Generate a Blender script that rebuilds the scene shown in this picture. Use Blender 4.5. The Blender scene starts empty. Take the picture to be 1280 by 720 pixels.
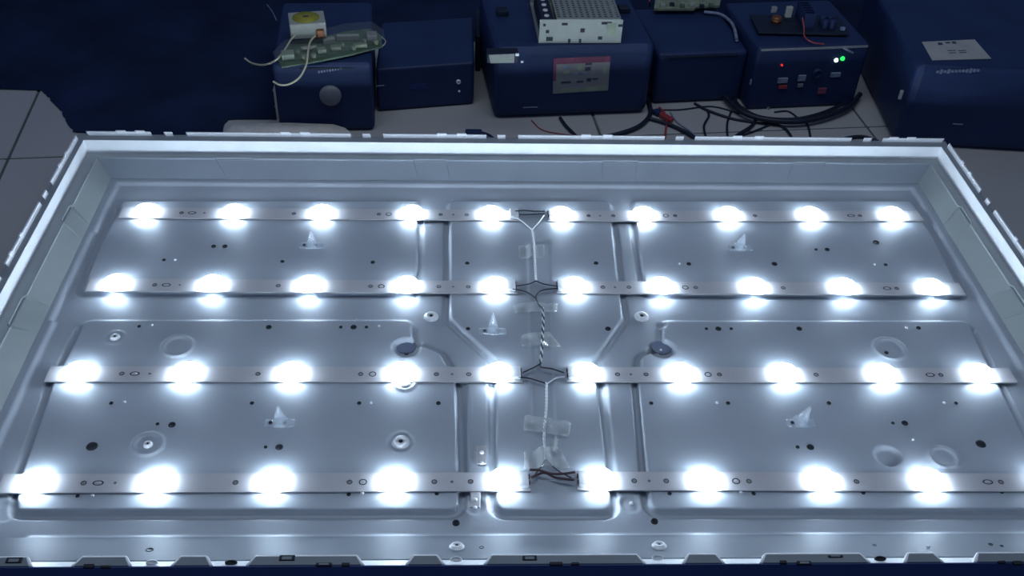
import bpy, bmesh, math, random
import numpy as np
from mathutils import Vector, Matrix
random.seed(7)
S = bpy.context.scene
COL = S.collection

# ------------------------------------------------------------------ camera
F = 1260.0
CAM = Vector((-0.080706, -0.859973, 0.615468))
PITCH, YAW, ROLL = 0.695506, 0.071880, 0.051292
fw = Vector((math.sin(YAW)*math.cos(PITCH), math.cos(YAW)*math.cos(PITCH), -math.sin(PITCH)))
r0 = Vector((math.cos(YAW), -math.sin(YAW), 0)); u0 = r0.cross(fw)
rt = math.cos(ROLL)*r0 + math.sin(ROLL)*u0
up = -math.sin(ROLL)*r0 + math.cos(ROLL)*u0
cd = bpy.data.cameras.new('camera'); cam = bpy.data.objects.new('camera', cd); COL.objects.link(cam)
m3 = Matrix((rt, up, -fw)).transposed()
cam.matrix_world = Matrix.Translation(CAM) @ m3.to_4x4()
cd.sensor_width = 36.0; cd.lens = F/1280*36.0; cd.clip_start = 0.01; cd.clip_end = 50
S.camera = cam

# ------------------------------------------------------------------ world and exposure
W = bpy.data.worlds.new('world'); S.world = W; W.use_nodes = True
bg = W.node_tree.nodes['Background']
bg.inputs[0].default_value = (0.22, 0.36, 0.75, 1); bg.inputs[1].default_value = 0.12
S.view_settings.view_transform = 'Standard'; S.view_settings.look = 'None'
S.view_settings.gamma = 1; S.view_settings.use_curve_mapping = False
S.view_settings.exposure = 0.5
LED_STRENGTH = 32.0
# soft overhead fill added to brighten the tray floor, not a real lamp
ld = bpy.data.lights.new('fill_light', 'AREA'); ld.shape = 'RECTANGLE'; ld.size = 1.2; ld.size_y = 0.5
ld.energy = 3.0; ld.color = (0.78, 0.89, 1.0)
lo = bpy.data.objects.new('fill_light', ld); COL.objects.link(lo); lo.location = (0.0, -0.15, 1.25)

# ------------------------------------------------------------------ pixel to point on a real plane
def ray(px, py):
    return fw + rt*((px-640)/F) - up*((py-360)/F)
def at(px, py, z=0.0):
    d = ray(px, py); return CAM + d*((z-CAM.z)/d.z)
def vert(px, py, Y):
    d = ray(px, py); return CAM + d*((Y-CAM.y)/d.y)

# ------------------------------------------------------------------ materials
def mat(name, col, rough=0.5, metal=0.0, noise=0.0, nscale=40, bump=0.0, bscale=200, emit=None, es=0, coat=0, alpha=1, trans=0, spec=0.5):
    m = bpy.data.materials.new(name); m.use_nodes = True; nt = m.node_tree
    b = nt.nodes['Principled BSDF']
    b.inputs['Base Color'].default_value = (*col, 1); b.inputs['Roughness'].default_value = rough
    b.inputs['Metallic'].default_value = metal; b.inputs['Specular IOR Level'].default_value = spec
    b.inputs['Coat Weight'].default_value = coat; b.inputs['Alpha'].default_value = alpha
    b.inputs['Transmission Weight'].default_value = trans
    tc = nt.nodes.new('ShaderNodeTexCoord')
    if noise:
        n = nt.nodes.new('ShaderNodeTexNoise'); n.inputs['Scale'].default_value = nscale; n.inputs['Detail'].default_value = 5
        nt.links.new(tc.outputs['Object'], n.inputs['Vector'])
        r = nt.nodes.new('ShaderNodeValToRGB')
        r.color_ramp.elements[0].position = 0.3; r.color_ramp.elements[1].position = 0.7
        r.color_ramp.elements[0].color = (*[c*(1-noise) for c in col], 1)
        r.color_ramp.elements[1].color = (*[min(1, c*(1+noise)) for c in col], 1)
        nt.links.new(n.outputs['Fac'], r.inputs['Fac']); nt.links.new(r.outputs['Color'], b.inputs['Base Color'])
    if bump:
        n = nt.nodes.new('ShaderNodeTexNoise'); n.inputs['Scale'].default_value = bscale; n.inputs['Detail'].default_value = 4
        nt.links.new(tc.outputs['Object'], n.inputs['Vector'])
        bp = nt.nodes.new('ShaderNodeBump'); bp.inputs['Strength'].default_value = bump; bp.inputs['Distance'].default_value = 0.001
        nt.links.new(n.outputs['Fac'], bp.inputs['Height']); nt.links.new(bp.outputs['Normal'], b.inputs['Normal'])
    if emit:
        b.inputs['Emission Color'].default_value = (*emit, 1); b.inputs['Emission Strength'].default_value = es
    return m
M = {}
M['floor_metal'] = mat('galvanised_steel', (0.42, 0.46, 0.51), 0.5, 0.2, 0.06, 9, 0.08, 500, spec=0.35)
M['wall_metal'] = mat('steel_lit_tint', (0.24, 0.265, 0.27), 0.5, 0.0, 0.05, 20, 0.05, 400, spec=0.3)  # same tray steel, greenish tone of the lit side walls put into colour
M['slope_metal'] = mat('steel_darkened', (0.22, 0.25, 0.29), 0.5, 0.1, 0.05, 20, 0.05, 400, spec=0.3)  # darker copy of the floor steel, its dimmer look put into colour
M['skirt'] = mat('blue_outer_shell', (0.060, 0.105, 0.270), 0.5, 0.0, 0.1, 20)
M['rim'] = mat('rim_grey', (0.27, 0.30, 0.32), 0.5, 0.0, 0.08, 30, spec=0.3)
M['white'] = mat('white_plastic', (0.92, 0.94, 0.96), 0.45, 0, 0.03, 60)
M['board'] = mat('board_aluminium', (0.50, 0.49, 0.51), 0.5, 0.05, 0.05, 30, 0.05, 300)
M['hole'] = mat('hole_black', (0.010, 0.014, 0.022), 0.6, 0, 0.2, 90)
M['recess'] = mat('dull_dark_blue', (0.14, 0.17, 0.25), 0.6, 0, 0.08, 60)  # dull bluish tone, darker than the floor steel
M['screw'] = mat('screw_zinc', (0.80, 0.82, 0.84), 0.4, 0.15, 0.08, 300)
M['lens'] = mat('led_lens', (0.9, 0.95, 1), 0.2, emit=(0.68, 0.84, 1.0), es=LED_STRENGTH)
M['clear'] = mat('clear_acrylic', (0.85, 0.92, 1.0), 0.12, trans=0.6, noise=0.02, alpha=0.55)
M['tape'] = mat('clear_tape', (0.62, 0.66, 0.66), 0.25, alpha=0.28, noise=0.1, nscale=120, bump=0.6, bscale=120, coat=0.5)
M['cable'] = mat('cable_rubber', (0.008, 0.014, 0.034), 0.5, noise=0.1)
M['bag'] = mat('thin_clear_bag', (0.50, 0.55, 0.52), 0.2, alpha=0.10, noise=0.1, nscale=120, bump=0.6, bscale=120)
M['wire_black'] = mat('wire_black', (0.02, 0.022, 0.03), 0.4, noise=0.1)
M['wire_white'] = mat('wire_white', (0.75, 0.77, 0.8), 0.4, noise=0.05)
M['wire_brown'] = mat('wire_brown', (0.06, 0.03, 0.04), 0.4, noise=0.1)
M['wire_red'] = mat('wire_red', (0.35, 0.05, 0.06), 0.4, noise=0.1)
M['wire_cream'] = mat('wire_cream', (0.55, 0.52, 0.36), 0.45, noise=0.05)
M['navy'] = mat('black_plastic_hazed', (0.016, 0.033, 0.100), 0.5, 0, 0.12, 18, 0.2, 300, spec=0.3)  # black plastic with the blue lens haze put into its colour
M['black'] = mat('black_plastic', (0.006, 0.012, 0.032), 0.6, 0, 0.25, 12, 0.3, 150)
M['cloth'] = mat('dark_cloth', (0.009, 0.019, 0.058), 0.9, 0, 0.4, 10, 0.6, 300, spec=0.2)  # black cloth, made bluer and brighter to carry the veiling haze
M['navycloth'] = mat('navy_cloth', (0.025, 0.050, 0.150), 0.9, 0, 0.15, 15, 0.5, 500, spec=0.2)
M['tile'] = mat('glazed_tile', (0.42, 0.41, 0.405), 0.5, 0, 0.06, 5, 0.05, 60)
M['grout'] = mat('grout', (0.10, 0.105, 0.11), 0.9, 0, 0.2, 60)
M['card'] = mat('cardboard', (0.80, 0.75, 0.68), 0.85, 0, 0.12, 60, 0.5, 250)
M['psu'] = mat('psu_zinc', (0.32, 0.34, 0.31), 0.45, 0.2, 0.06, 80)
M['label'] = mat('label_paper', (0.26, 0.26, 0.26), 0.7, 0, 0.08, 70)
M['labelpale'] = mat('pale_label_paper', (0.42, 0.41, 0.39), 0.7, 0, 0.08, 60)
M['labelred'] = mat('label_red', (0.22, 0.06, 0.11), 0.7, 0, 0.3, 60)
M['labelgreen'] = mat('label_green', (0.28, 0.33, 0.24), 0.7, 0, 0.2, 60)
M['ink'] = mat('ink', (0.05, 0.06, 0.10), 0.7, 0, 0.2, 90)
M['print'] = mat('grey_print', (0.22, 0.26, 0.36), 0.6, 0, 0.3, 150)
M['knob'] = mat('grey_knob', (0.22, 0.23, 0.25), 0.6, 0, 0.15, 40)
M['yellow'] = mat('yellow_sticker', (0.34, 0.31, 0.03), 0.6, 0, 0.15, 90)
M['carton'] = mat('white_carton', (0.36, 0.37, 0.32), 0.7, 0, 0.05, 60)
M['pcb'] = mat('green_board', (0.09, 0.14, 0.09), 0.5, 0, 0.3, 120)
M['pcbpale'] = mat('pale_green_board', (0.24, 0.28, 0.18), 0.55, 0, 0.3, 150)
M['copper'] = mat('copper_coil', (0.25, 0.10, 0.05), 0.4, 0.6, 0.2, 300)
M['lamp_green'] = mat('lamp_green', (0.02, 0.5, 0.08), 0.3, emit=(0.02, 0.9, 0.10), es=1.2)
M['lamp_white'] = mat('lamp_white', (0.9, 0.9, 0.9), 0.3, emit=(0.85, 1.0, 0.9), es=1.6)
M['lamp_red'] = mat('lamp_red', (0.6, 0.02, 0.02), 0.3, emit=(0.9, 0.03, 0.03), es=0.6)

# ------------------------------------------------------------------ helpers
def link(o, parent=None):
    COL.objects.link(o)
    if parent: o.parent = parent
    return o
def tag(o, label=None, cat=None, group=None, kind=None):
    if label: o['label'] = label
    if cat: o['category'] = cat
    if group: o['group'] = group
    if kind: o['kind'] = kind
    return o
def empty(name, loc, rz=0, parent=None):
    o = bpy.data.objects.new(name, None); o.empty_display_size = .02
    o.location = loc; o.rotation_euler = (0, 0, rz); return link(o, parent)
def mesh(name, V, Fc, material, parent=None, smooth=False, loc=None):
    me = bpy.data.meshes.new(name); me.from_pydata([tuple(v) for v in V], [], Fc); me.update()
    me.materials.append(M[material] if isinstance(material, str) else material)
    if smooth: me.shade_smooth()
    o = bpy.data.objects.new(name, me)
    if loc is not None: o.location = loc
    return link(o, parent)
def frombm(name, bm, material, parent=None, smooth=False, loc=None):
    me = bpy.data.meshes.new(name); bmesh.ops.recalc_face_normals(bm, faces=bm.faces); bm.to_mesh(me); bm.free()
    me.materials.append(M[material])
    if smooth: me.shade_smooth()
    o = bpy.data.objects.new(name, me)
    if loc is not None: o.location = loc
    return link(o, parent)
def again(o, name, parent=None, loc=None, rz=None, scale=None):      # copy sharing mesh data
    c = o.copy(); c.name = name; link(c); c.parent = parent
    if loc is not None: c.location = loc
    if rz is not None: c.rotation_euler = (0, 0, rz)
    if scale is not None: c.scale = scale
    return c
def bmbox(bm, cx, cy, cz, sx, sy, sz, bev=0.0, seg=2, mtx=None):
    r = bmesh.ops.create_cube(bm, size=1.0)
    vs = r['verts']
    bmesh.ops.scale(bm, vec=(sx, sy, sz), verts=vs); bmesh.ops.translate(bm, vec=(cx, cy, cz), verts=vs)
    if bev:
        es = list({e for v in vs for e in v.link_edges})
        rr = bmesh.ops.bevel(bm, geom=es, offset=bev, segments=seg, affect='EDGES', profile=.5)
        vs = list({v for f in rr['faces'] for v in f.verts} | {v for v in vs if v.is_valid})
    if mtx is not None: bmesh.ops.transform(bm, matrix=mtx, verts=[v for v in vs if v.is_valid])
def bx(name, c, s, material, parent=None, bev=0.0, smooth=False, rz=0, seg=2):
    bm = bmesh.new(); bmbox(bm, 0, 0, 0, *s, bev=bev, seg=seg)
    o = frombm(name, bm, material, parent, smooth); o.location = c; o.rotation_euler = (0, 0, rz); return o
def lathe(name, prof, material, parent=None, n=28, loc=None, smooth=True):
    V = []; Fc = []
    for (r, z) in prof:
        for k in range(n):
            a = 2*math.pi*k/n; V.append((r*math.cos(a), r*math.sin(a), z))
    for i in range(len(prof)-1):
        for k in range(n):
            Fc.append((i*n+k, i*n+(k+1) % n, (i+1)*n+(k+1) % n, (i+1)*n+k))
    if prof[-1][0] > 1e-6: Fc.append(tuple((len(prof)-1)*n+k for k in range(n)))
    return mesh(name, V, Fc, material, parent, smooth, loc)
def spline(pts, sub=8):
    P = [Vector(p) for p in pts]; out = []
    Q = [P[0]*2-P[1]] + P + [P[-1]*2-P[-2]]
    for i in range(1, len(Q)-2):
        a, b, c, d = Q[i-1:i+3]
        for k in range(sub):
            t = k/sub
            out.append(0.5*((2*b)+(c-a)*t+(2*a-5*b+4*c-d)*t*t+(3*b-a-3*c+d)*t**3))
    out.append(P[-1]); return out
def tube_into(V, Fc, pts, rad, n=7):
    base = len(V); L = len(pts)
    for i, p in enumerate(pts):
        t = (pts[min(i+1, L-1)]-pts[max(i-1, 0)])
        if t.length < 1e-9: t = Vector((1, 0, 0))
        t.normalize(); a = t.cross(Vector((0, 0, 1)))
        if a.length < 1e-3: a = t.cross(Vector((0, 1, 0)))
        a.normalize(); b = a.cross(t)
        for k in range(n):
            w = 2*math.pi*k/n; V.append(p + a*rad*math.cos(w) + b*rad*math.sin(w))
    for i in range(L-1):
        for k in range(n):
            Fc.append((base+i*n+k, base+i*n+(k+1) % n, base+(i+1)*n+(k+1) % n, base+(i+1)*n+k))
    Fc.append(tuple(base+k for k in range(n))); Fc.append(tuple(base+(L-1)*n+k for k in reversed(range(n))))
def wire(name, pts, rad, material, parent=None, sub=8, n=7):
    V = []; Fc = []; tube_into(V, Fc, spline(pts, sub), rad, n)
    return mesh(name, V, Fc, material, parent, True)
def pxwire(name, pl, rad, material, parent=None, z=None, sub=8):
    pts = []
    for p in pl:
        h = p[2] if len(p) > 2 else (z if z is not None else 0.002)
        pts.append(at(p[0], p[1], h))
    return wire(name, pts, rad, material, parent, sub)

# ------------------------------------------------------------------ floor of the room: tiles on a grout bed
ZT = -0.020
fl = bx('floor', (0, 0.0, ZT-0.0115), (4.4, 4.4, 0.02), 'grout'); tag(fl, kind='structure')
ta = math.radians(5.4); T = 0.34; g = 0.003
org = Vector((-0.584, 0.122)); ex = Vector((math.cos(ta), math.sin(ta))); ey = Vector((-math.sin(ta), math.cos(ta)))
bm = bmesh.new(); bmbox(bm, 0, 0, 0, T-g, T-g, 0.008, bev=0.0012, seg=1)
t0 = frombm('tile', bm, 'tile'); first = True
for i in range(-3, 5):
    for j in range(-4, 5):
        c = org + ex*(T*(i+.5)) + ey*(T*(j+.5))
        if abs(c.x) > 2.1 or abs(c.y) > 2.1: continue
        o = t0 if first else again(t0, 'tile'); first = False
        o.parent = fl; o.location = (c.x, c.y, ZT-0.004 - fl.location.z); o.rotation_euler = (0, 0, ta)
        o.location = (c.x - fl.location.x, c.y - fl.location.y, ZT-0.004-fl.location.z)

# ------------------------------------------------------------------ the tray
tray = empty('backlight_tray', (0, 0, 0))
tag(tray, 'wide shallow grey steel television backlight tray with a white rim and rows of lit lamps', 'backlight tray')
TL = at(98, 168, .03); TR = at(1183, 177, .03); bl = at(0, 709.5, .03); br = at(1280, 703.5, .03)
XL = at(45, 262, .03).x*0.5 + at(11, 329, .03).x*0.5
XR = (at(1201, 205, .03).x + at(1231, 251, .03).x + at(1271, 304, .03).x)/3
sl = (br.y-bl.y)/(br.x-bl.x)
QTL = Vector((XL, TL.y + (TR.y-TL.y)*(XL-TL.x)/(TR.x-TL.x), 0)); QTR = Vector((XR, TL.y + (TR.y-TL.y)*(XR-TL.x)/(TR.x-TL.x), 0))
QBL = Vector((XL, bl.y + sl*(XL-bl.x), 0)); QBR = Vector((XR, bl.y + sl*(XR-bl.x), 0))
WQ = XR-XL; HQ = QTL.y-QBL.y
def Q(u, v, z=0.0):                       # u left to right, v from the far side to the near side
    a = QTL.lerp(QTR, u); b = QBL.lerp(QBR, u); p = a.lerp(b, v); p.z = z; return p
def toQ(p):
    u = (p.x-XL)/WQ; a = QTL.lerp(QTR, u); b = QBL.lerp(QBR, u); return u, (a.y-p.y)/(a.y-b.y)
def ringpt(side, s, o, z):
    """side in TRBL, s in 0..1 along it, o=(oT,oR,oB,oL) insets"""
    ut0, ut1 = o[3]/WQ, 1-o[1]/WQ; v0, v1 = o[0]/HQ, 1-o[2]/HQ
    if side == 'T': return Q(ut0+(ut1-ut0)*s, v0, z)
    if side == 'B': return Q(ut0+(ut1-ut0)*s, v1, z)
    if side == 'L': return Q(ut0, v0+(v1-v0)*s, z)
    return Q(ut1, v0+(v1-v0)*s, z)
O4 = lambda a, b=None, c=None, d=None: (a, a if b is None else b, a if c is None else c, a if d is None else d)
RO = (0.0112, 0.0085, 0.0085, 0.0080)      # rim inner edge T R B L
RI = tuple(x+0.0008 for x in RO)
LI = (0.0240, 0.0215, 0.0150, 0.0225)      # ledge inner edge
FI = (0.0400, 0.0370, 0.0460, 0.0380)      # slope foot
ZR, ZL = 0.030, 0.0145
def side_strip(name, side, prof, material, n=2, ss=None, off=None, parent=tray, smooth=False):
    ss = ss or [k/(n-1) for k in range(n)]
    V = []; Fc = []; k = len(prof)
    for s in ss:
        for j, (o, z) in enumerate(prof):
            dv = off(s, j) if off else 0.0
            V.append(ringpt(side, s, tuple(x-dv for x in o), z))
    for i in range(len(ss)-1):
        for j in range(k-1):
            Fc.append((i*k+j, (i+1)*k+j, (i+1)*k+j+1, i*k+j+1))
    o = mesh(name, V, Fc, material, parent, smooth)
    sd = o.modifiers.new('thick', 'SOLIDIFY'); sd.thickness = 0.0008; sd.offset = 0
    return o
def s_of(side, p):
    u, v = toQ(p); return u if side in 'TB' else v
# narrow embossed panels on the slope
topb = [s_of('T', at(x, 215, .006)) for x in (250, 298, 510, 553, 757, 803, 1005, 1047)]
def stepper(edges, w=0.0012):
    ss = [0.0]
    for e in edges: ss += [e-w, e+w]
    ss.append(1.0); return ss
def off_top(s, j):
    for a, b in zip(topb[::2], topb[1::2]):
        if a < s < b: return 0.0014 if j < 3 else 0.0
    return 0.0
def sideprof(edges, vals):
    def f(s, j):
        k = sum(1 for e in edges if s > e); return vals[k] if j < 3 else 0.0
    return f
eL = [s_of('L', at(97, 247, .0145)), s_of('L', at(84, 268, .0145)), s_of('L', at(40, 366, .0145)), s_of('L', at(20, 405, .0145))]
eR = [s_of('R', at(1188, 248, .0145)), s_of('R', at(1203, 270, .0145)), s_of('R', at(1245, 352, .0145)), s_of('R', at(1268, 385, .0145))]
vals = [0.0, 0.0030, 0.0003, 0.0032, 0.0005]
offs = {'T': off_top, 'B': None, 'L': sideprof(eL, vals), 'R': sideprof(eR, vals)}
sss = {'T': stepper(topb), 'B': [0, 1], 'L': stepper(eL, .004), 'R': stepper(eR, .004)}
for sd_ in 'TRBL':
    side_strip('outer_skirt', sd_, [((0,)*4, ZT+0.0005), ((0,)*4, ZR)], 'skirt')
    if sd_ != 'B':
        side_strip('rim_flange', sd_, [((0,)*4, ZR), (RO, ZR)], 'rim')
    else:
        side_strip('rim_flange', sd_, [((0,)*4, ZR-0.0005), ((.0006,)*4, ZR-0.0008), (tuple(x+.0005 for x in RO), ZR-0.0075)], 'white')
    b_ = side_strip('inner_band', sd_, [(RO, ZR-(.0073 if sd_ == 'B' else 0)), (RI, ZL)], 'white')
    side_strip('ledge', sd_, [(RI, ZL), (tuple(x-0.001 for x in LI), ZL), (LI, ZL-0.0005)], 'rim')
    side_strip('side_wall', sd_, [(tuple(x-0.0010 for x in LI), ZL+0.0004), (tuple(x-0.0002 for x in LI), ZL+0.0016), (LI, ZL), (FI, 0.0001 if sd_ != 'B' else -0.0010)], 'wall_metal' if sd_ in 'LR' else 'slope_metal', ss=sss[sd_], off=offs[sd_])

# raised white lip broken into segments, as the photo shows on far, left and right sides
def lip(side, s0, s1, bumps=()):
    ss = [s0, s1]
    for b in bumps: ss += [b-.006, b-.005, b+.005, b+.006]
    ss = sorted(ss)
    V = []; Fc = []
    for s in ss:
        raised = any(abs(s-b) < .0055 for b in bumps)
        h = 0.0054 if raised else 0.0040
        V += [ringpt(side, s, (0.0034,)*4, ZR-0.0006), ringpt(side, s, (0.0010,)*4, ZR+h), ringpt(side, s, (-0.0004,)*4, ZR+h), ringpt(side, s, (-0.0004,)*4, ZR-0.001)]
    for i in range(len(ss)-1):
        for j in range(4): Fc.append((i*4+j, (i+1)*4+j, (i+1)*4+(j+1) % 4, i*4+(j+1) % 4))
    Fc += [(0, 1, 2, 3), tuple((len(ss)-1)*4+j for j in (3, 2, 1, 0))]
    mesh('rim_lip', V, Fc, 'white', tray)
sT = lambda x: s_of('T', at(x, 172+ (x-100)*0.003, .033))
for a, b, bp in ((104, 185, (148, 172)), (202, 212, ()), (230, 437, (355, 380)), (452, 462, ()), (478, 608, (552, 577)), (622, 632, ()),
                 (648, 832, (733, 760)), (846, 856, ()), (870, 1066, (923, 950)), (1081, 1091, ()), (1105, 1181, (1118, 1140))):
    lip('T', sT(a), sT(b), [sT(q) for q in bp])
sL = lambda y: s_of('L', at(98-(y-170)*0.553, y, .033))
for a, b, bp in ((170, 228, (193, 208)), (238, 246, ()), (253, 330, (295, 318)), (345, 362, ()), (372, 388, ())):
    lip('L', max(0, sL(a)), sL(b), [sL(q) for q in bp])
sR = lambda y: s_of('R', at(1185+(y-180)*0.66, y, .033))
for a, b, bp in ((180, 238, (204, 218)), (248, 254, ()), (263, 345, (300, 322)), (355, 362, ()), (372, 450, ())):
    lip('R', max(0, sR(a)), sR(b), [sR(q) for q in bp])

# near rim: trapezoid tabs standing on the sloping white flange
def tab(x0, x1):
    yo = 706.5 - (x0+x1)/2*0.0022
    for nm, ins, z0, z1, mt in (('tab_edge', 0.0, ZR-.0065, ZR+0.0010, 'white'), ('tab_plate', 0.0019, ZR-.001, ZR+0.0012, 'rim')):
        a = at(x0, yo, ZR); b = at(x1, yo, ZR); sa = s_of('B', a); sb = s_of('B', b)
        dep = RO[2]+0.0004; c = 0.006/WQ
        e = ins/WQ
        pts = [(sa+e*1.5, 0.0003), (sb-e*1.5, 0.0003), (sb-c-e*0.4, dep-ins), (sa+c+e*0.4, dep-ins)]
        V = [Q(s, 1-o/HQ, z0) for s, o in pts] + [Q(s, 1-o/HQ, z1) for s, o in pts]
        Fc = [(4, 5, 6, 7), (0, 3, 2, 1)] + [(k, (k+1) % 4, 4+(k+1) % 4, 4+k) for k in range(4)]
        o = mesh(nm, V, Fc, mt, tray)
        bv = o.modifiers.new('bevel', 'BEVEL'); bv.width = 0.0014 if nm == 'tab_edge' else .0003; bv.segments = 2
for a, b in ((-120, -55), (-40, 43), (88, 167), (212, 268), (306, 457), (505, 558), (603, 809), (851, 908), (948, 1090), (1128, 1182), (1216, 1330), (1375, 1440)):
    tab(a, b)
for (x, y, w, h) in ((18, 701, 20, 9), (111, 708, 13, 6), (132, 709, 12, 4), (359, 698, 20, 9), (405, 706, 20, 5), (432, 706, 10, 5), (662, 698, 19, 8), (695, 705, 17, 5), (719, 705, 10, 4),
                     (1044, 696, 20, 4), (979, 703, 9, 5), (1005, 704, 19, 6), (1252, 703, 10, 4), (1272, 704, 12, 6)):
    p = at(x, y, ZR+.001); k = 1/1900
    c = bx('clip', p, (w*k*1.0, h*k*0.9, 0.0022), 'hole', tray, bev=.0004)
    if w > 18: bx('clip_insert', (0, -h*k*.12, .0006), (w*k*.62, h*k*.5, .0018), 'rim', c)
for x, y in ((190, 704), (289, 704), (570, 700), (1100, 699), (822, 698)):
    p = at(x, y, ZR-.002)
    o = lathe('hole', [(0.0042, 0.0), (0.0042, 0.0012), (0.0032, 0.0014), (0.003, 0.0004), (0, 0.0004)], 'hole' if x in (289, 1100) else 'screw', tray, 16, p); o.scale = (1, .45, 1)

# pressed steel floor: one height field with plateaus, valleys, bosses
def P2(px, z=0.0):
    return np.array([[at(x, y, z).x, at(x, y, z).y] for x, y in px])
def sdf(poly, X, Y):
    d = np.full(X.shape, 1e9); sgn = np.ones(X.shape); n = len(poly)
    for i in range(n):
        a = poly[i]; b = poly[(i+1) % n]; e = b-a
        wx, wy = X-a[0], Y-a[1]
        t = np.clip((wx*e[0]+wy*e[1])/(e@e), 0, 1)
        d = np.minimum(d, (wx-e[0]*t)**2+(wy-e[1]*t)**2)
        c1 = (Y >= a[1]); c2 = (Y < b[1]); c3 = (e[0]*wy > e[1]*wx)
        f = (c1 & c2 & c3) | (~c1 & ~c2 & ~c3); sgn = np.where(f, -sgn, sgn)
    return sgn*np.sqrt(d)
def smooth(d, w):                     # 1 inside, 0 outside
    t = np.clip(0.5-d/w, 0, 1); return t*t*(3-2*t)
H0 = 0.0050
def rsdf(pp, X, Y, r):                # rounded corners
    P = P2(pp); c = P.mean(0)
    # shrink then offset
    Ps = []
    n = len(P); area = 0.5*sum(P[i][0]*P[(i+1) % n][1]-P[(i+1) % n][0]*P[i][1] for i in range(n)); sg = 1 if area > 0 else -1
    for i in range(n):
        a, b, c2 = P[i-1], P[i], P[(i+1) % n]
        e1 = (b-a)/np.linalg.norm(b-a); e2 = (c2-b)/np.linalg.norm(c2-b)
        n1 = sg*np.array([-e1[1], e1[0]]); n2 = sg*np.array([-e2[1], e2[0]])
        k = n1+n2; Ps.append(b + k*(r/(1+n1@n2)))
    return sdf(np.array(Ps), X, Y) - r
plate_polys = [
    # upper left, upper right
    ([(152, 250), (524, 250), (524, 330), (518, 367), (98, 366), (120, 310)], .006),
    ([(790, 250), (1140, 250), (1172, 300), (1206, 369), (806, 368), (795, 300)], .006),
    # lower left, lower right
    ([(104, 399), (514, 399), (521, 428), (552, 440), (572, 474), (577, 640), (14, 641), (24, 590), (62, 480)], .010),
    ([(826, 400), (1212, 400), (1250, 478), (1292, 560), (1340, 640), (811, 640), (806, 600), (795, 474), (800, 445), (826, 430)], .010),
    # middle panel
    ([(560, 250), (764, 250), (773, 330), (781, 398), (745, 450), (754, 520), (769, 641), (617, 641), (617, 450), (560, 398)], .010),
]
rib_polys = [([(584, 476), (611, 476), (611, 590), (584, 590)], .001), ([(757, 476), (790, 476), (803, 590), (769, 590)], .001)]
fU = lambda o: (o[3]/WQ, 1-o[1]/WQ, o[0]/HQ, 1-o[2]/HQ)
u0_, u1_, v0_, v1_ = fU(FI)
NX, NY = 620, 350
uu = np.linspace(u0_, u1_, NX); vv = np.linspace(v0_, v1_, NY)
U, Vv = np.meshgrid(uu, vv)
A = lambda p: np.array([p.x, p.y])
GX = (QTL.x+(QTR.x-QTL.x)*U)*(1-Vv) + (QBL.x+(QBR.x-QBL.x)*U)*Vv
GY = (QTL.y+(QTR.y-QTL.y)*U)*(1-Vv) + (QBL.y+(QBR.y-QBL.y)*U)*Vv
h = np.zeros_like(GX)+H0*.45
groove = np.zeros_like(GX); topY = at(300, 399).y
for k, (pp, r) in enumerate(plate_polys):
    d_ = rsdf(pp, GX, GY, r); h = np.maximum(h, H0*(.45+.55*smooth(d_, .0048)))
    gv = np.exp(-((d_-.0008)/.0026)**4)
    if k in (2, 3): gv *= 1-smooth(-(GY-(topY-.010)), .008)
    if k in (0, 1, 4): gv *= 1-smooth(at(300, 262).y-GY, .010)
    groove = np.maximum(groove, gv)
for pp, r in rib_polys: h = np.maximum(h, H0*(.45+.40*smooth(rsdf(pp, GX, GY, r), .003)))
h -= 0.0052*groove
# border band at full height along the far, left and right sides
dl = (U-u0_)*WQ; dr = (u1_-U)*WQ; dt = (Vv-v0_)*HQ; db = (v1_-Vv)*HQ
jogL = 0.003*((GY < at(127, 290).y) & (GY > at(72, 400).y)); 
for d_, w_ in ((dl+jogL, .011), (dr, .011), (dt, .009)):
    h = np.maximum(h, H0*smooth(d_-w_, .009))
# shallow wire channel in the middle
ch = [(659, 300), (687, 300), (691, 455), (698, 600), (668, 600), (663, 455)]
h -= 0.0012*smooth(rsdf(ch, GX, GY, .001), .003)*(h > 0.001)
# faint step line along the near border
p1 = at(10, 669); p2 = at(1280, 664); yl = p1.y + (GX-p1.x)*(p2.y-p1.y)/(p2.x-p1.x)
h += 0.0016*smooth(yl+0.006-GY, .004)*0 + 0.0018*smooth(GY-yl, .0035)*(smooth(np.minimum(0, GX)*0+(at(24, 690).x-GX), .006))
# round bosses and dimples
def boss(px, py, r, hh, ring=False):
    c = at(px, py); D = np.sqrt((GX-c.x)**2+(GY-c.y)**2)
    global h
    if ring: h += hh*np.exp(-((D-r)/.0016)**2)
    else: h += hh*smooth(D-r, .004)
boss(508, 434, .0115, -.0042); boss(827, 435, .0115, -.0042)
boss(222, 433, .0125, .0012, True); boss(1112, 436, .0135, .0012, True); boss(185, 555, .0110, .0010, True); boss(1110, 570, .0100, -.003)
boss(1180, 572, .0110, .0010, True); boss(501, 552, .0100, -.0022); boss(506, 478, .009, .0015, True)
boss(144, 422, .0075, .0008, True); boss(827, 405, .0035, -.003)
boss(602, 572, .0070, -.002); boss(594, 630, .007, -.002); boss(789, 627, .0075, -.002); boss(5, 635, .009, -.003)
for ya, yb in ((262, 267), (352, 357), (463, 465), (600, 598)):
    pa_, pb_ = at(150, ya), at(1117, yb); yl = pa_.y + (GX-pa_.x)*(pb_.y-pa_.y)/(pb_.x-pa_.x)
    h = np.where(np.abs(GY-yl) < .0115, np.minimum(h, H0), h)
GZ = h - H0
verts = np.stack([GX.ravel(), GY.ravel(), GZ.ravel()], 1)
idx = np.arange(NX*NY).reshape(NY, NX)
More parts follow.
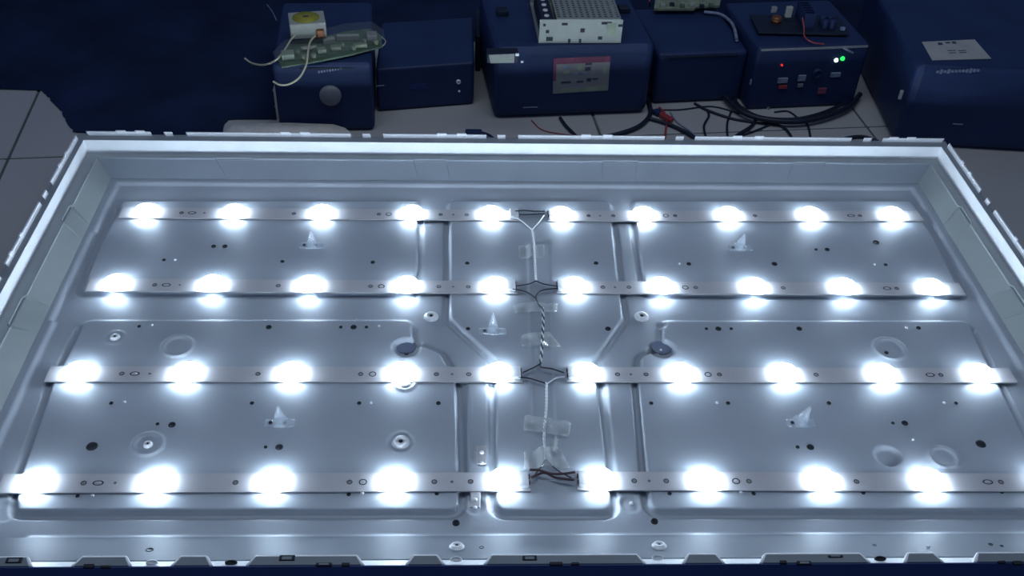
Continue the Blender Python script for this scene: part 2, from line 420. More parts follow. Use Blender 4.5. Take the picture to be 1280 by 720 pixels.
faces = np.stack([idx[:-1, :-1].ravel(), idx[1:, :-1].ravel(), idx[1:, 1:].ravel(), idx[:-1, 1:].ravel()], 1)
me = bpy.data.meshes.new('floor_panel'); me.from_pydata(verts.tolist(), [], faces.tolist()); me.update(); me.shade_smooth()
me.materials.append(M['floor_metal'])
fp = link(bpy.data.objects.new('floor_panel', me), tray)
for (x, y, r) in ((508, 434, .0092), (827, 435, .0090), (1110, 570, .0085)):
    p = at(x, y, -.004); lathe('recess', [(r, .0010), (r*.97, .0004), (r*.9, .0003), (0, .0003)], 'recess', tray, 28, p)
def floor_z(x, y):
    i = np.argmin((GX-x)**2+(GY-y)**2); return float(GZ.ravel()[i])
def onfloor(px, py, dz=0.0):
    if py > 668:                      # on the near slope
        z = 0.0
        for _ in range(30):
            p = at(px, py, z); u, v = toQ(p); o = (1-v)*HQ
            z = .5*z + .5*(-.0010 + (FI[2]-o)/(FI[2]-LI[2])*(ZL+.0010))
        p = at(px, py, z); p.z += dz+.0002; return p
    p = at(px, py, 0); z = floor_z(p.x, p.y); p = at(px, py, z); p.z = z+dz; return p

# holes, nubs, screws in the floor
hole0 = lathe('hole', [(1.35, 0.0), (1.25, 0.28), (1.0, 0.30), (0.95, 0.12), (0.0, 0.12)], 'hole', tray, 14)
hole0.location = onfloor(267, 308); hole0.scale = (.0018,)*3
for (x, y, r) in ((281, 308, 2.6), (205, 325, 1.8), (353, 327, 2), (466, 328, 2.2), (584, 329, 2.2), (745, 329, 2.4), (861, 330, 2.4), (968, 330, 3), (1107, 331, 2),
                  (1020, 312, 1.8), (1034, 312, 2.6), (1095, 303, 3.4), (336, 409, 3), (426, 409, 1.8), (442, 409, 3.2), (458, 409, 1.8), (585, 411, 2.2), (760, 411, 3),
                  (883, 411, 1.8), (898, 411, 3.2), (914, 411, 1.8), (999, 411, 3), (1148, 410, 2.4), (174, 408, 1.8), (139, 504, 2), (197, 530, 1.8), (215, 531, 3.6),
                  (315, 504, 2.2), (449, 504, 2.2), (548, 504, 2.4), (332, 559, 1.8), (349, 559, 3.8), (814, 504, 2.2), (910, 504, 2.2), (1036, 504, 2.4), (997, 559, 2), (1013, 559, 3.8),
                  (1116, 529, 1.8), (1131, 529, 3.4), (1195, 504, 2), (1226, 555, 5.2), (115, 558, 5.6), (97, 620, 2), (436, 618, 2.2), (546, 617, 2.2), (837, 617, 2.2),
                  (942, 617, 2.2), (1079, 616, 2.2), (1252, 615, 2.2), (602, 685, 2.6), (187, 688, 4), (1093, 682, 2), (1238, 681, 2.6), (1252, 683, 2), (508, 442, 2.2), (1108, 441, 2.2), (826, 442, 2.0)):
    k = 969 + (y-265)*1.0; ppm = k*0.767/0.615
    o = again(hole0, 'hole', tray, onfloor(x, y), scale=(r/ppm*0.95, r/ppm*0.95, .0018))
    if y > 668: o.rotation_euler = (math.radians(-26), 0, 0)
nub0 = lathe('nub', [(1, 0), (.95, .6), (.6, .95), (0, 1)], 'screw', tray, 12); nub0.location = onfloor(219, 325); nub0.scale = (.0014, .0014, .001)
for (x, y, r) in ((190, 407, 1.4), (156, 503, 1.4), (464, 504, 1.4), (474, 408, 1.2), (896, 504, 1.6), (116, 620, 1.4), (453, 617, 1.6), (926, 616, 1.6), (849, 330, 1.4), (1093, 331, 1.4), (1133, 410, 1.6),
                  (1180, 504, 1.4), (1141, 550, 1.2), (594, 625, 2), (594, 635, 2), (789, 630, 2.2), (826, 438, 1.4), (1160, 684, 1.6), (602, 566, 2.2), (602, 579, 2)):
    again(nub0, 'nub', tray, onfloor(x, y, .0003) if (x, y) not in ((594, 625), (594, 635), (602, 566), (602, 579)) else at(x, y, .0010), scale=(r*.00085, r*.00085, .0012))
def screw(px, py, r, nm='screw', slope=0):
    o = lathe(nm, [(r*1.25, 0), (r*1.2, .0006), (r, .0008), (r*.95, .0020), (r*.55, .0024), (r*.5, .0015), (0, .0015)], 'screw', tray, 24, onfloor(px, py))
    c = lathe('socket', [(r*.3, .0016), (r*.28, .0019), (0, .0017)], 'hole', o, 10)
    if slope: o.rotation_euler = (math.radians(-26), 0, 0)
    return o
screw(539, 396, .0056); screw(802, 396, .0056); screw(501, 553, .0060); screw(571, 684, .0046, slope=1); screw(824, 683, .0046, slope=1); screw(144, 422, .0036); screw(506, 480, .0045); screw(185, 556, .003)
for (x, y) in ((570, 654), (818, 652)):
    o = lathe('keyhole_nub', [(.0028, 0), (.0026, .001), (.0018, .0012), (.0016, .0003), (0, .0003)], 'hole', tray, 16, onfloor(x, y))
for (x, y, L) in ((602, 572, 24), (594, 630, 20)):
    p = onfloor(x, y); bx('slot_plate', (p.x, p.y, .0004), (.0078, L*.00078, .0014), 'board', tray, bev=.0006, rz=-.03)

# ------------------------------------------------------------------ the eight led strips
LED = {0: ([182, 292, 402, 515, 614], [702, 805, 912, 1015, 1117], [262, 263, 264, 265, 265], [266, 266, 267, 267, 266]),
       1: ([144, 265, 386, 508, 620], [718, 827, 944, 1056, 1166], [352, 352, 353, 354, 355], [355, 356, 356, 356, 357]),
       2: ([97, 232, 364, 501, 624], [733, 852, 982, 1105, 1226], [463, 463, 463, 464, 464], [464, 464, 465, 465, 465]),
       3: ([42, 194, 340, 493, 631], [749, 883, 1029, 1163, 1313], [600, 600, 599, 598, 598], [597, 597, 598, 598, 599])}
rown = ['the farthest row', 'second row from far side', 'third row from far side', 'the nearest row']
lens0 = None; base0 = None; dot0 = None
LR = 0.0114
prof = [(LR*.97, 0.0024), (LR*1.02, .0040)] + [(LR*1.02*math.cos(a), .0040+.0045*math.sin(a)) for a in (.25, .5, .75, 1.0, 1.25, 1.45)] + [(0, .0085)]
for row in range(4):
    lx, rx, ly, ry = LED[row]
    for half, xs, ys in ((0, lx, ly), (1, rx, ry)):
        ZB = 0.0055      # mean height of what the eye takes for the lamp centre
        pts = [at(x, y, ZB) for x, y in zip(xs, ys)]
        a, b = pts[0], pts[-1]; ang = math.atan2(b.y-a.y, b.x-a.x)
        c = (a+b)/2
        st = empty('led_strip', (c.x, c.y, 0.0003), ang)
        side = 'left' if half == 0 else 'right'
        tag(st, 'aluminium strip of five lit lamps, %s half of %s' % (side, rown[row]), 'led strip', 'lamp strips in the tray')
        L5 = (b-a).length/2
        x0 = -L5 - (0.026 if half == 0 else 0.0175); x1 = L5 + (0.0200 if half == 0 else 0.031)
        if half == 0 and row == 0: x1 = L5+.030
        if row == 0 and half == 1: x0 = -L5-.015
        bw = .0185
        bm = bmesh.new(); bmbox(bm, (x0+x1)/2, 0, .0008, x1-x0, bw, .0014, bev=.0003, seg=1)
        frombm('circuit_board', bm, 'board', st)
        for p in pts:
            lxp = (p-c).dot(Vector((math.cos(ang), math.sin(ang), 0)))
            if lens0 is None:
                lens0 = lathe('lamp_lens', prof, 'lens', st, 20, (lxp, 0, 0))
                base0 = lathe('lens_foot', [(LR*.86, .0014), (LR*.86, .0024), (LR*.7, .0026), (0, .0026)], 'white', lens0, 16)
            else:
                l = again(lens0, 'lamp_lens', st, (lxp, 0, 0)); again(base0, 'lens_foot', l, (0, 0, 0))
        # solder dots and small oval pads
        sp = [(p-c).dot(Vector((math.cos(ang), math.sin(ang), 0))) for p in pts]
        if half == 0: ds = ((0, .40, 1), (0, .52, 2), (0, .66, .5), (1, .68, 1), (2, .63, 1), (2, .74, 3), (3, .36, 1), (3, .52, .5), (3, .69, 1))
        else: ds = ((0, .33, 1), (0, .47, .5), (0, .63, 1), (1, .26, 3), (1, .37, 1), (2, .32, 1), (3, .49, 2), (3, .60, 1))
        for (i, fr, kd) in ds:
            xx = sp[i] + (sp[i+1]-sp[i])*fr
            if dot0 is None:
                dot0 = lathe('solder_dot', [(1.1, 0), (1.05, .25), (.85, .3), (.8, .1), (0, .1)], 'hole', st, 12)
                dot0.location = (xx, 0, .0014); dot0.scale = (.0021, .0021, .001)
                ring0 = lathe('oval_pad', [(1.25, 0), (1.2, .3), (.95, .3), (.9, .05), (.9, 0)], 'hole', st, 14); ring0.data.polygons[-1].hide = True
                ring0.location = (xx, 0, -.01); ring0.scale = (.0001,)*3
                ringm = ring0
                continue
            if kd >= 2:
                oo = bmesh.new()
                o = again(ringm, 'oval_pad', st, (xx, 0, .0014), scale=(.0034 if kd == 2 else .0026, .0020 if kd == 2 else .0024, .001))
                oo.free()
                bx('pad_centre', (xx, 0, .0016), (.0030 if kd == 2 else .002, .0018, .0006), 'board', st, bev=.0002)
            else:
                again(dot0, 'solder_dot', st, (xx, 0, .0014), scale=(.0021*kd, .0021*kd, .001))
        # connector on the inner end
        ce = x1-.006 if half == 0 else x0+.006
        cn = bx('connector', (ce, 0, .0035), (.009, .0135, .0042), 'white', st, bev=.0006)
        sg = 1 if half == 0 else -1
        for dy in (-.003, .003): bx('socket', (sg*.0046, dy, 0), (.0016, .003, .0024), 'hole', cn)
bpy.data.objects.remove(ring0)

# ------------------------------------------------------------------ clear support pins
def pin(px, py, h_, label, lean=0.0, whole=True):
    p = onfloor(px, py)
    r = empty('support_pin', p, 0)
    tag(r, label, 'support pin', 'clear support pins on the tray floor')
    bm = bmesh.new(); bmbox(bm, 0, 0, .0010, .024, .0075, .0012, bev=.0004); bmbox(bm, 0, -.0035, .0010, .009, .003, .0014, bev=.0004)
    frombm('base_plate', bm, 'clear', r)
    for k in (-.0075, .0035): lathe('hole', [(.0017, .0015), (.0016, .0021), (.0012, .0021), (.0011, .0017), (0, .0017)], 'hole', r, 10, (k, 0, 0))
    V = lathe('cone', [(.0052, .0012), (.0048, .006), (.0034, h_*.55), (.0016, h_*.88), (.0008, h_), (0, h_+.0003)], 'clear', r, 18, (0, .002, 0))
    V.rotation_euler = (0, lean, 0)
    lathe('collar', [(.0062, .0015), (.0062, .0026), (.005, .0028), (0, .0028)], 'clear', r, 18, (0, .002, 0))
    return r
pin(390, 308, .018, 'clear plastic support pin under the third lamp of the far row, left half')
pin(925, 311, .018, 'clear plastic support pin under the far row, right half', .12)
pin(616, 415, .020, 'clear plastic support pin left of the taped wires in the middle')
pin(350, 530, .019, 'clear plastic support pin near the front left, above the nearest lamp row')
pin(1001, 530, .019, 'clear plastic support pin near the front right, above the nearest lamp row', .25)

# ------------------------------------------------------------------ wiring loom
def twist(name, pl, mats, rad, amp, pitch, parent):
    base = spline([at(*p) for p in pl], 40)
    L = [0]
    for i in range(1, len(base)): L.append(L[-1]+(base[i]-base[i-1]).length)
    for k, mt in enumerate(mats):
        pts = []
        for i, p in enumerate(base):
            t = base[min(i+1, len(base)-1)]-base[max(0, i-1)]; t.normalize(); a = t.cross(Vector((0, 0, 1))).normalized()
            w = 2*math.pi*L[i]/pitch + math.pi*k
            pts.append(p + a*amp*math.cos(w) + Vector((0, 0, 1))*amp*math.sin(w))
        V = []; Fc = []; tube_into(V, Fc, pts, rad, 6); mesh(name, V, Fc, mt, parent, True)
lm = empty('wire_loom', at(667, 287, .003))
tag(lm, 'white wire pair forking below the far lamp row and running towards the second row', 'wires', 'wire looms along the tray middle')
def rel(o):                       # keep world placement under an empty without rotation
    o.location = o.location - o.parent.location
def W_(root, nm, pl, rad, mt):
    o = pxwire(nm, pl, rad, mt, root); rel(o); return o
W_(lm, 'wire', [(644, 264, .006), (655, 263, .006), (668, 264, .005), (681, 264, .006)], .0007, 'wire_black')
W_(lm, 'wire', [(644, 268, .005), (660, 268, .004), (681, 267, .005)], .0006, 'wire_black')
W_(lm, 'wire', [(642, 271, .005), (652, 276, .004), (665, 287, .003)], .0007, 'wire_white')
W_(lm, 'wire', [(680, 269, .005), (674, 277, .004), (666, 286, .003)], .0007, 'wire_white')
n0 = len(bpy.data.objects)
twist('wire', [(665, 286, .003), (667, 300, .003), (668, 318, .004), (669, 335, .003), (670, 351, .003)], ['wire_white', 'wire_white'], .0007, .0006, .008, lm)
lm2 = empty('wire_loom', at(672, 372, .003))
tag(lm2, 'black and white twisted wire pair between the second and third lamp rows', 'wires', 'wire looms along the tray middle')
W_(lm2, 'wire', [(670, 351, .003), (661, 355, .004), (642, 358, .005)], .0006, 'wire_black')
W_(lm2, 'wire', [(670, 351, .003), (680, 355, .004), (699, 358, .005)], .0006, 'wire_black')
W_(lm2, 'wire', [(641, 361, .005), (658, 365, .003), (670, 373, .003)], .0007, 'wire_black')
W_(lm2, 'wire', [(699, 360, .005), (678, 363, .003), (670, 370, .003), (672, 378, .003), (676, 384, .004)], .0007, 'wire_black')
twist('wire', [(678, 384, .004), (679, 400, .003), (678, 418, .004), (677, 440, .003), (675, 455, .003)], ['wire_black', 'wire_white'], .0007, .0007, .010, lm2)
W_(lm2, 'wire', [(676, 454, .003), (668, 459, .004), (653, 466, .005)], .0007, 'wire_black')
W_(lm2, 'wire', [(675, 454, .003), (677, 459, .004), (690, 461, .005), (705, 466, .005)], .0007, 'wire_black')
lm3 = empty('wire_loom', at(683, 500, .003))
tag(lm3, 'white twisted wire pair between the third and nearest lamp rows with dark crossing leads', 'wires', 'wire looms along the tray middle')
W_(lm3, 'wire', [(648, 471, .005), (662, 473, .003), (672, 476, .003), (682, 479, .003)], .0007, 'wire_black')
W_(lm3, 'wire', [(706, 471, .005), (696, 472, .003), (684, 479, .003)], .0006, 'wire_white')
twist('wire', [(683, 478, .003), (683, 500, .003), (682, 520, .004), (680, 545, .003), (682, 575, .003)], ['wire_white', 'wire_white'], .0007, .0006, .008, lm3)
W_(lm3, 'wire', [(682, 574, .003), (676, 584, .003), (668, 594, .005)], .0006, 'wire_brown')
W_(lm3, 'wire', [(682, 574, .003), (692, 584, .003), (702, 591, .004), (714, 597, .005)], .0006, 'wire_brown')
W_(lm3, 'wire', [(662, 587, .007), (675, 588, .006), (690, 592, .006), (705, 592, .006), (719, 590, .007)], .0010, 'wire_brown')
W_(lm3, 'wire', [(664, 597, .006), (680, 591, .005), (695, 597, .005), (718, 600, .006)], .0010, 'wire_brown')
for o in (lm, lm2, lm3):
    for c in o.children:
        if c.data.name.startswith('wire') and c.location.length == 0: c.location = -o.location

# tapes
def tape(pts, label, zs=.0045, curl=0.0, nx=14, ny=8, wr=.0006, zend=.0008):
    """pts: far-left, far-right, near-right, near-left in pixels"""
    q = [at(x, y, .001) for x, y in pts]
    c = sum(q, Vector())/4; V = []; Fc = []
    rnd = random.Random(int(pts[0][0]))
    for i in range(nx+1):
        for j in range(ny+1):
            s, t = i/nx, j/ny
            p = q[0].lerp(q[1], s).lerp(q[3].lerp(q[2], s), t)
            z = zend + zs*math.exp(-((s-.5)/.16)**2) + wr*rnd.random() + curl*(abs(t-.5)*2)**3*(.5+.5*math.sin(s*9)) + H0*-.3
            z = max(z, .0007)
            V.append((p.x-c.x, p.y-c.y, z))
    for i in range(nx):
        for j in range(ny):
            a = i*(ny+1)+j; Fc.append((a, a+ny+1, a+ny+2, a+1))
    o = mesh('clear_tape', V, Fc, 'tape', None, True, (c.x, c.y, 0))
    so = o.modifiers.new('t', 'SOLIDIFY'); so.thickness = .0002; so.offset = 1
    tag(o, label, 'tape', 'clear tapes over the wires'); return o
tape([(648, 307), (680, 306), (680, 322), (650, 323)], 'flat rectangle of clear tape over white wires between the two far lamp rows')
tape([(640, 381), (697, 380), (696, 391), (645, 392)], 'shiny wrinkled clear tape just below the second lamp row connectors', curl=.003, wr=.0012)
tape([(652, 420), (688, 417), (704, 436), (652, 433)], 'clear tape with lifted lower right corner above the third lamp row', curl=.004)
tape([(656, 521), (714, 530), (710, 548), (654, 540)], 'crumpled clear tape between the third and nearest lamp rows', curl=.004, wr=.002)
tape([(688, 550), (700, 549), (694, 566), (688, 563)], 'tiny torn clear tape scrap just above the nearest row wires', wr=.003, nx=6, ny=6)
tape([(655, 566), (700, 560), (712, 586), (655, 588)], 'thin film of clear tape over the nearest row wire fork', wr=.002, zs=.004, zend=.003)

# ------------------------------------------------------------------ surroundings
def frame(pl, pr):
    a = at(*pl, ZT); b = at(*pr, ZT); d = (b-a); L = d.length; ang = math.atan2(d.y, d.x); return a, b, L, ang
def topz(px, py, a, b):           # height where the ray through the pixel meets the vertical plane over a-b
    d = ray(px, py); n = Vector((-(b-a).y, (b-a).x, 0)); t = n.dot(a-CAM)/n.dot(d); return (CAM+d*t).z
def local(root, p):
    return root.matrix_basis.inverted() @ p
def onface(root, px, py, yoff=0.0):   # pixel on the front face (local y = yoff) of an empty's box
    R_ = root.matrix_basis; o = R_ @ Vector((0, yoff, 0)); n = (R_.to_3x3() @ Vector((0, 1, 0)))
    d = ray(px, py); t = n.dot(o-CAM)/n.dot(d); return local(root, CAM+d*t)
def ontop(root, px, py, z):
    return local(root, at(px, py, root.location.z + z))
def boxthing(name, pl, pr, pt, depth, label, cat, material='navy', bev=.004, base=ZT, group=None, body='case', shear=0):
    a, b, L, ang = frame(pl, pr) if base == ZT else (at(*pl, base), at(*pr, base), (at(*pr, base)-at(*pl, base)).length, math.atan2(*(at(*pr, base)-at(*pl, base)).yx))
    H = topz(*pt, a, b)-base
    r = empty(name, (a.x, a.y, base), ang); tag(r, label, cat, group)
    bm = bmesh.new(); bmbox(bm, L/2, depth/2, H/2+.0005, L, depth, H-.001, bev=bev, seg=3)
    for v_ in bm.verts: v_.co.x += v_.co.y*math.tan(ang)*shear
    frombm(body, bm, material, r, smooth=False)
    return r, L, H
# big dark cloth behind everything
def cloth(name, poly_px, label, material, amp, base=ZT, seed=1, back=None, cat='cloth', edge=.02, wav=9):
    P = np.array([[at(x, y, ZT).x, at(x, y, ZT).y] for x, y in poly_px] + (back or []))
    x0, y0 = P.min(0)-.01; x1, y1 = P.max(0)+.01
    nx = int((x1-x0)/.008); ny = int((y1-y0)/.008)
    X, Y = np.meshgrid(np.linspace(x0, x1, nx), np.linspace(y0, y1, ny))
    D = sdf(P, X, Y); rs = np.random.RandomState(seed); Z = np.zeros_like(X)
    for k in range(wav):
        a = rs.rand()*math.pi; f = rs.uniform(8, 34); Z += np.sin((X*math.cos(a)+Y*math.sin(a)+.03*np.sin(Y*15+k))*f+rs.rand()*6)/wav
    Z = np.abs(Z)*1.6
    Z = base + .0015 + (amp*(.35+Z))*np.clip(-D/edge, 0, 1)**.6
    gy_, gx_ = np.gradient(D, Y[1, 0]-Y[0, 0], X[0, 1]-X[0, 0])
    keep = D < 0.008
    o_ = D > 0; X = np.where(o_, X-gx_*D, X); Y = np.where(o_, Y-gy_*D, Y)
    ids = -np.ones(X.shape, int); V = []
    for (i, j) in zip(*np.nonzero(keep)): ids[i, j] = len(V); V.append((X[i, j]-P[0][0], Y[i, j]-P[0][1], Z[i, j]-base))
    Fc = [(ids[i, j], ids[i, j+1], ids[i+1, j+1], ids[i+1, j]) for i in range(ny-1) for j in range(nx-1) if min(ids[i, j], ids[i, j+1], ids[i+1, j+1], ids[i+1, j]) >= 0]
    o = mesh(name, V, Fc, material, None, True, (P[0][0], P[0][1], base))
    tag(o, label, cat); return o
def w(px, py): p = at(px, py, ZT); return [p.x, p.y]
cloth('black_cloth', [(-40, 111), (54, 114), (62, 125), (75, 138), (84, 155), (92, 166), (130, 170), (220, 172), (278, 172), (281, 150), (346, 150), (341, 110)],
      'large crumpled dark cloth on the tiles left of and behind the equipment', 'cloth', .012,
      back=[[-.300, .43],  [.408, .43], [.424, .365], [.443, .365], [.440, .47], [1.5, .47], [1.5, 1.6], [-1.5, 1.6], [-1.3, .28]], seed=4)
V = []; Fc = []
nx, ny = 90, 16
for i in range(nx+1):
    for j in range(ny+1):
        x = -.62+1.24*i/nx; y = -.476 - .16*j/ny; V.append((x, y, .0015+.0012*math.sin(x*23+j*.4)+.0008*math.sin(y*60+x*9)+.001))
for i in range(nx):
    for j in range(ny):
        a = i*(ny+1)+j; Fc.append((a, a+1, a+ny+2, a+ny+1))
nc = mesh('navy_cloth', V, Fc, 'navycloth', None, True, (0, 0, ZT)); tag(nc, 'dark navy cloth lying along the near edge of the tray', 'cloth')

# box with the grey knob (front left of the equipment)
A_, LA, HA = boxthing('equipment_box', (350, 166), (469, 164), (410, 79), .165, 'dark box with a round grey knob and a small printed strip', 'box', bev=.006)
p = onface(A_, 413, 119)
kb = lathe('knob', [(.0128, 0), (.0124, .003), (.011, .0045), (0, .0048)], 'knob', A_, 28, p); kb.rotation_euler = (math.radians(90), 0, 0)
p1 = onface(A_, 397, 90); p2 = onface(A_, 428, 85)
v = p2-p1; n = 9; r_ = random.Random(2)
bm = bmesh.new()
for k in range(n):
    w = v.length/n*.62; hh = .0032*(1 if k in (0, 4) else .75)
    q = p1.lerp(p2, (k+.5)/n); bmbox(bm, q.x, -.0004, q.z, w, .0008, hh)
frombm('print', bm, 'print', A_)
bm = bmesh.new(); bmbox(bm, LA*.55, -.0003, HA*.93, LA*.55, .0016, .002, bev=.0005); frombm('front_seam', bm, 'black', A_)
# low box at its right
B_, LB, HB = boxthing('equipment_box', (472, 140.5), (592, 131), (530, 82), .125, 'plain dark box with a small silver jack, right of the knob box', 'box', bev=.004, shear=1.0)
p = onface(B_, 573, 102); lathe('jack', [(.0030, 0), (.0028, .002), (.0018, .0024), (.0016, .0008), (0, .0008)], 'screw', B_, 14, p).rotation_euler = (math.radians(90), 0, 0)
p = onface(B_, 574, 114); lathe('jack', [(.0016, 0), (.0014, .0012), (0, .0014)], 'screw', B_, 12, p).rotation_euler = (math.radians(90), 0, 0)
p = onface(B_, 522, 108); bx('panel_print', (p.x, -.0003, p.z), (.020, .0008, .007), 'navycloth', B_)
p = onface(B_, 475, 107); bx('mark', (p.x, -.0004, p.z), (.010, .0008, .0014), 'print', B_)

# circuit board in a clear bag lying on the knob box
zt = ZT+HA
pts = [at(x, y, zt+.004) for x, y in ((346, 72), (352, 84), (400, 76), (440, 68), (478, 58), (476, 44), (462, 36), (430, 40), (360, 56))]
c = sum(pts, Vector())/len(pts)
bd = empty('circuit_board', (c.x, c.y, zt+.0005)); tag(bd, 'old green circuit board in a clear bag on top of the knob box', 'circuit board')
bm = bmesh.new(); vs = [bm.verts.new((q.x-c.x, q.y-c.y, .002)) for q in pts]; f = bm.faces.new(vs)
e = bmesh.ops.extrude_face_region(bm, geom=[f]); bmesh.ops.translate(bm, vec=(0, 0, .002), verts=[g_ for g_ in e['geom'] if isinstance(g_, bmesh.types.BMVert)])
frombm('board', bm, 'pcb', bd)
for (x, y, sx, sy, sz, mt, nm, rz) in ((435, 47, .026, .006, .006, 'carton', 'connector', .1), (386, 60, .018, .006, .004, 'carton', 'label', .3), (360, 70, .014, .013, .007, 'labelgreen', 'transformer', .2), (465, 47, .012, .012, .008, 'label', 'transformer', .1),
                                       (402, 64, .010, .008, .006, 'pcbpale', 'chip', .3), (420, 60, .012, .008, .005, 'pcbpale', 'chip', .1), (450, 57, .016, .006, .005, 'pcbpale', 'chip', .2), (411, 51, .014, .008, .006, 'carton', 'relay', .3)):
    q = at(x, y, zt+.007); bx(nm, (q.x-c.x, q.y-c.y, .004+sz/2), (sx, sy, sz), mt, bd, bev=.0006, rz=rz)
for (x, y) in ((372, 66), (380, 72), (392, 70), (428, 57), (442, 60), (455, 52), (470, 53)):
    q = at(x, y, zt+.007); lathe('capacitor', [(.0028, .003), (.0028, .009), (.0024, .0096), (0, .0096)], 'pcbpale', bd, 12, (q.x-c.x, q.y-c.y, 0))
o = wire('wire', [(at(x, y, zt+.003)-Vector((c.x, c.y, zt))) for x, y in ((476, 46), (482, 52), (478, 58), (470, 58))], .0006, 'wire_cream', bd)
o = wire('wire', [(at(x, y, zt+.008)-Vector((c.x, c.y, zt))) for x, y in ((379, 62), (388, 61), (394, 59))], .0011, 'wire_cream', bd)
bgp = bmesh.new()
bag = mesh('plastic_bag', [(q.x-c.x)*1.04 if False else ((q.x-c.x)*1.06, (q.y-c.y)*1.08, .011+.002*math.sin(k*2.1)) for k, q in enumerate(pts)] + [(0, 0, .014)],
           [(k, (k+1) % len(pts), len(pts)) for k in range(len(pts))], 'bag', bd, False); bgp.free()

# small white carton with the yellow sticker, standing on the board
zc = zt+.0120
ca = at(364, 50, zc); cb = at(408, 47, zc); d = cb-ca; ang = math.atan2(d.y, d.x)
ct = empty('small_carton', (ca.x, ca.y, zc), ang); tag(ct, 'small white carton with a round yellow sticker on top', 'carton')
Lc = d.length*1.02
Hc = topz(363, 31, ca, cb) - zc
dpt = (at(404, 13, zc+Hc)-at(411, 28, zc+Hc)).length
bm = bmesh.new(); bmbox(bm, Lc/2, dpt/2, Hc/2, Lc, dpt, Hc, bev=.0012, seg=2); frombm('box_body', bm, 'carton', ct)
q = local(ct, at(384, 22, zc+Hc)); st_ = lathe('round_sticker', [(.0155, 0), (.0155, .0006), (0, .0006)], 'yellow', ct, 30, (Lc*.48, dpt*.5, Hc)); st_.scale = (1, min(1, dpt*.45/.0155), 1)
bx('sticker_mark', (Lc*.48, dpt*.55, Hc+.0008), (.006, .003, .0005), 'ink', ct)
bm = bmesh.new(); bmbox(bm, Lc*.82, -.001, Hc*.32, .009, .004, .010, bev=.001); frombm('coil', bm, 'copper', ct)
def pwt(name, pl, rad, mt, label, cat='wire', group=None):
    ps = spline([at(x, y, z) for x, y, z in pl], 10); o0 = ps[0].copy()
    V = []; Fc = []; tube_into(V, Fc, [p-o0 for p in ps], rad, 8)
    o = mesh(name, V, Fc, mt, None, True, o0); tag(o, label, cat, group); return o
pwt('cream_wire', [(396, 40, zt+.016), (380, 39, zt+.018), (366, 47, zt+.016), (355, 64, zt+.010), (345, 75, zt+.006), (330, 81, zt-.01), (315, 79, zt-.02), (306, 73, zt-.02)], .0011, 'wire_cream', 'cream wire curving left from the white carton past the board')
pwt('cream_wire', [(398, 41, zt+.016), (388, 52, zt+.014), (385, 65, zt+.012), (383, 80, zt+.004), (375, 96, zt-.004), (362, 105, zt-.008), (350, 106, zt-.010), (342, 102, zt-.010)], .0011, 'wire_cream', 'cream wire hanging down the front of the knob box from the white carton')
pwt('thin_wire', [(334, 6, .02), (340, 14, .02), (346, 26, .02)], .0006, 'print', 'short pale wire lying behind the white carton')

# beige card right behind the tray
pts = [(281, 166), (284, 158), (292, 153), (360, 152), (418, 154), (434, 159), (442, 168), (442, 171), (282, 171)]
q = [at(x, y, ZT+.018) for x, y in pts]; c = q[0]
bm = bmesh.new(); vs = [bm.verts.new((p.x-c.x, p.y-c.y, 0)) for p in q]; f = bm.faces.new(vs)
e = bmesh.ops.extrude_face_region(bm, geom=[f]); bmesh.ops.translate(bm, vec=(0, 0, -.0175), verts=[g_ for g_ in e['geom'] if isinstance(g_, bmesh.types.BMVert)])
bmesh.ops.bevel(bm, geom=bm.edges[:], offset=.0025, segments=2, affect='EDGES')
o = frombm('foam_block', bm, 'card', None, True, (c.x, c.y, ZT+.018)); tag(o, 'beige rounded foam block tucked behind the far rim on the left', 'foam')

o = bx('gap_filler', (-.0540, .385, ZT+.0252), (.006, .080, .050), 'black', None, bev=.001)  # invented dark filler, put in to keep the gap dark
tag(o, 'thin dark filler added in the gap between the plain box and the battery', 'panel')
# black battery with a label, power supply on it
C_, LC, HC = boxthing('battery', (616, 150), (808, 143), (700, 58), .165, 'large black battery case with a red and grey label', 'battery', bev=.010, body='case')
q = [onface(C_, *p_) for p_ in ((692, 73), (763, 70), (760, 113), (691, 117))]
def card(parent, q, material, y=-.0006, nm='label', th=.0008):
    V = [(p.x, y, p.z) for p in q] + [(p.x, y+th, p.z) for p in q]
    return mesh(nm, V, [(0, 1, 2, 3), (7, 6, 5, 4), (0, 4, 5, 1), (1, 5, 6, 2), (2, 6, 7, 3), (3, 7, 4, 0)], material, parent)
lb = card(C_, q, 'label')
def quadin(q, a, b, c, d):          # sub-rectangle of quad in unit coords (x0,y0 top .. )
    f = lambda s, t: q[0].lerp(q[1], s).lerp(q[3].lerp(q[2], s), t); return [f(a, b), f(c, b), f(c, d), f(a, d)]
for r, mt in (((0, 0, 1, .16), 'labelred'), ((0, .16, .05, .62), 'labelred'), ((.15, .86, .95, .98), 'labelgreen'), ((.18, .22, .30, .30), 'print'), ((.18, .34, .28, .44), 'labelgreen'), ((.42, .20, .52, .36), 'labelgreen'), ((.56, .16, .68, .22), 'ink'), ((.56, .28, .66, .38), 'ink'),
              ((.30, .42, .60, .47), 'print'), ((.14, .66, .32, .71), 'ink'), ((.42, .66, .54, .71), 'ink'), ((.60, .60, .68, .69), 'ink'), ((.70, .61, .80, .65), 'ink'), ((.88, .30, .95, .50), 'labelgreen'), ((.30, .84, .55, .87), 'print')):
    card(lb, quadin(q, *r), mt, -.0009, 'print')
p = onface(C_, 663, 134); bx('mould_mark', (p.x, -.0003, p.z), (.018, .0008, .0012), 'print', C_)
for k in range(2): bx('terminal', (.02+k*(LC-.04), .09, HC+.003), (.014, .014, .008), 'black', C_, bev=.001)
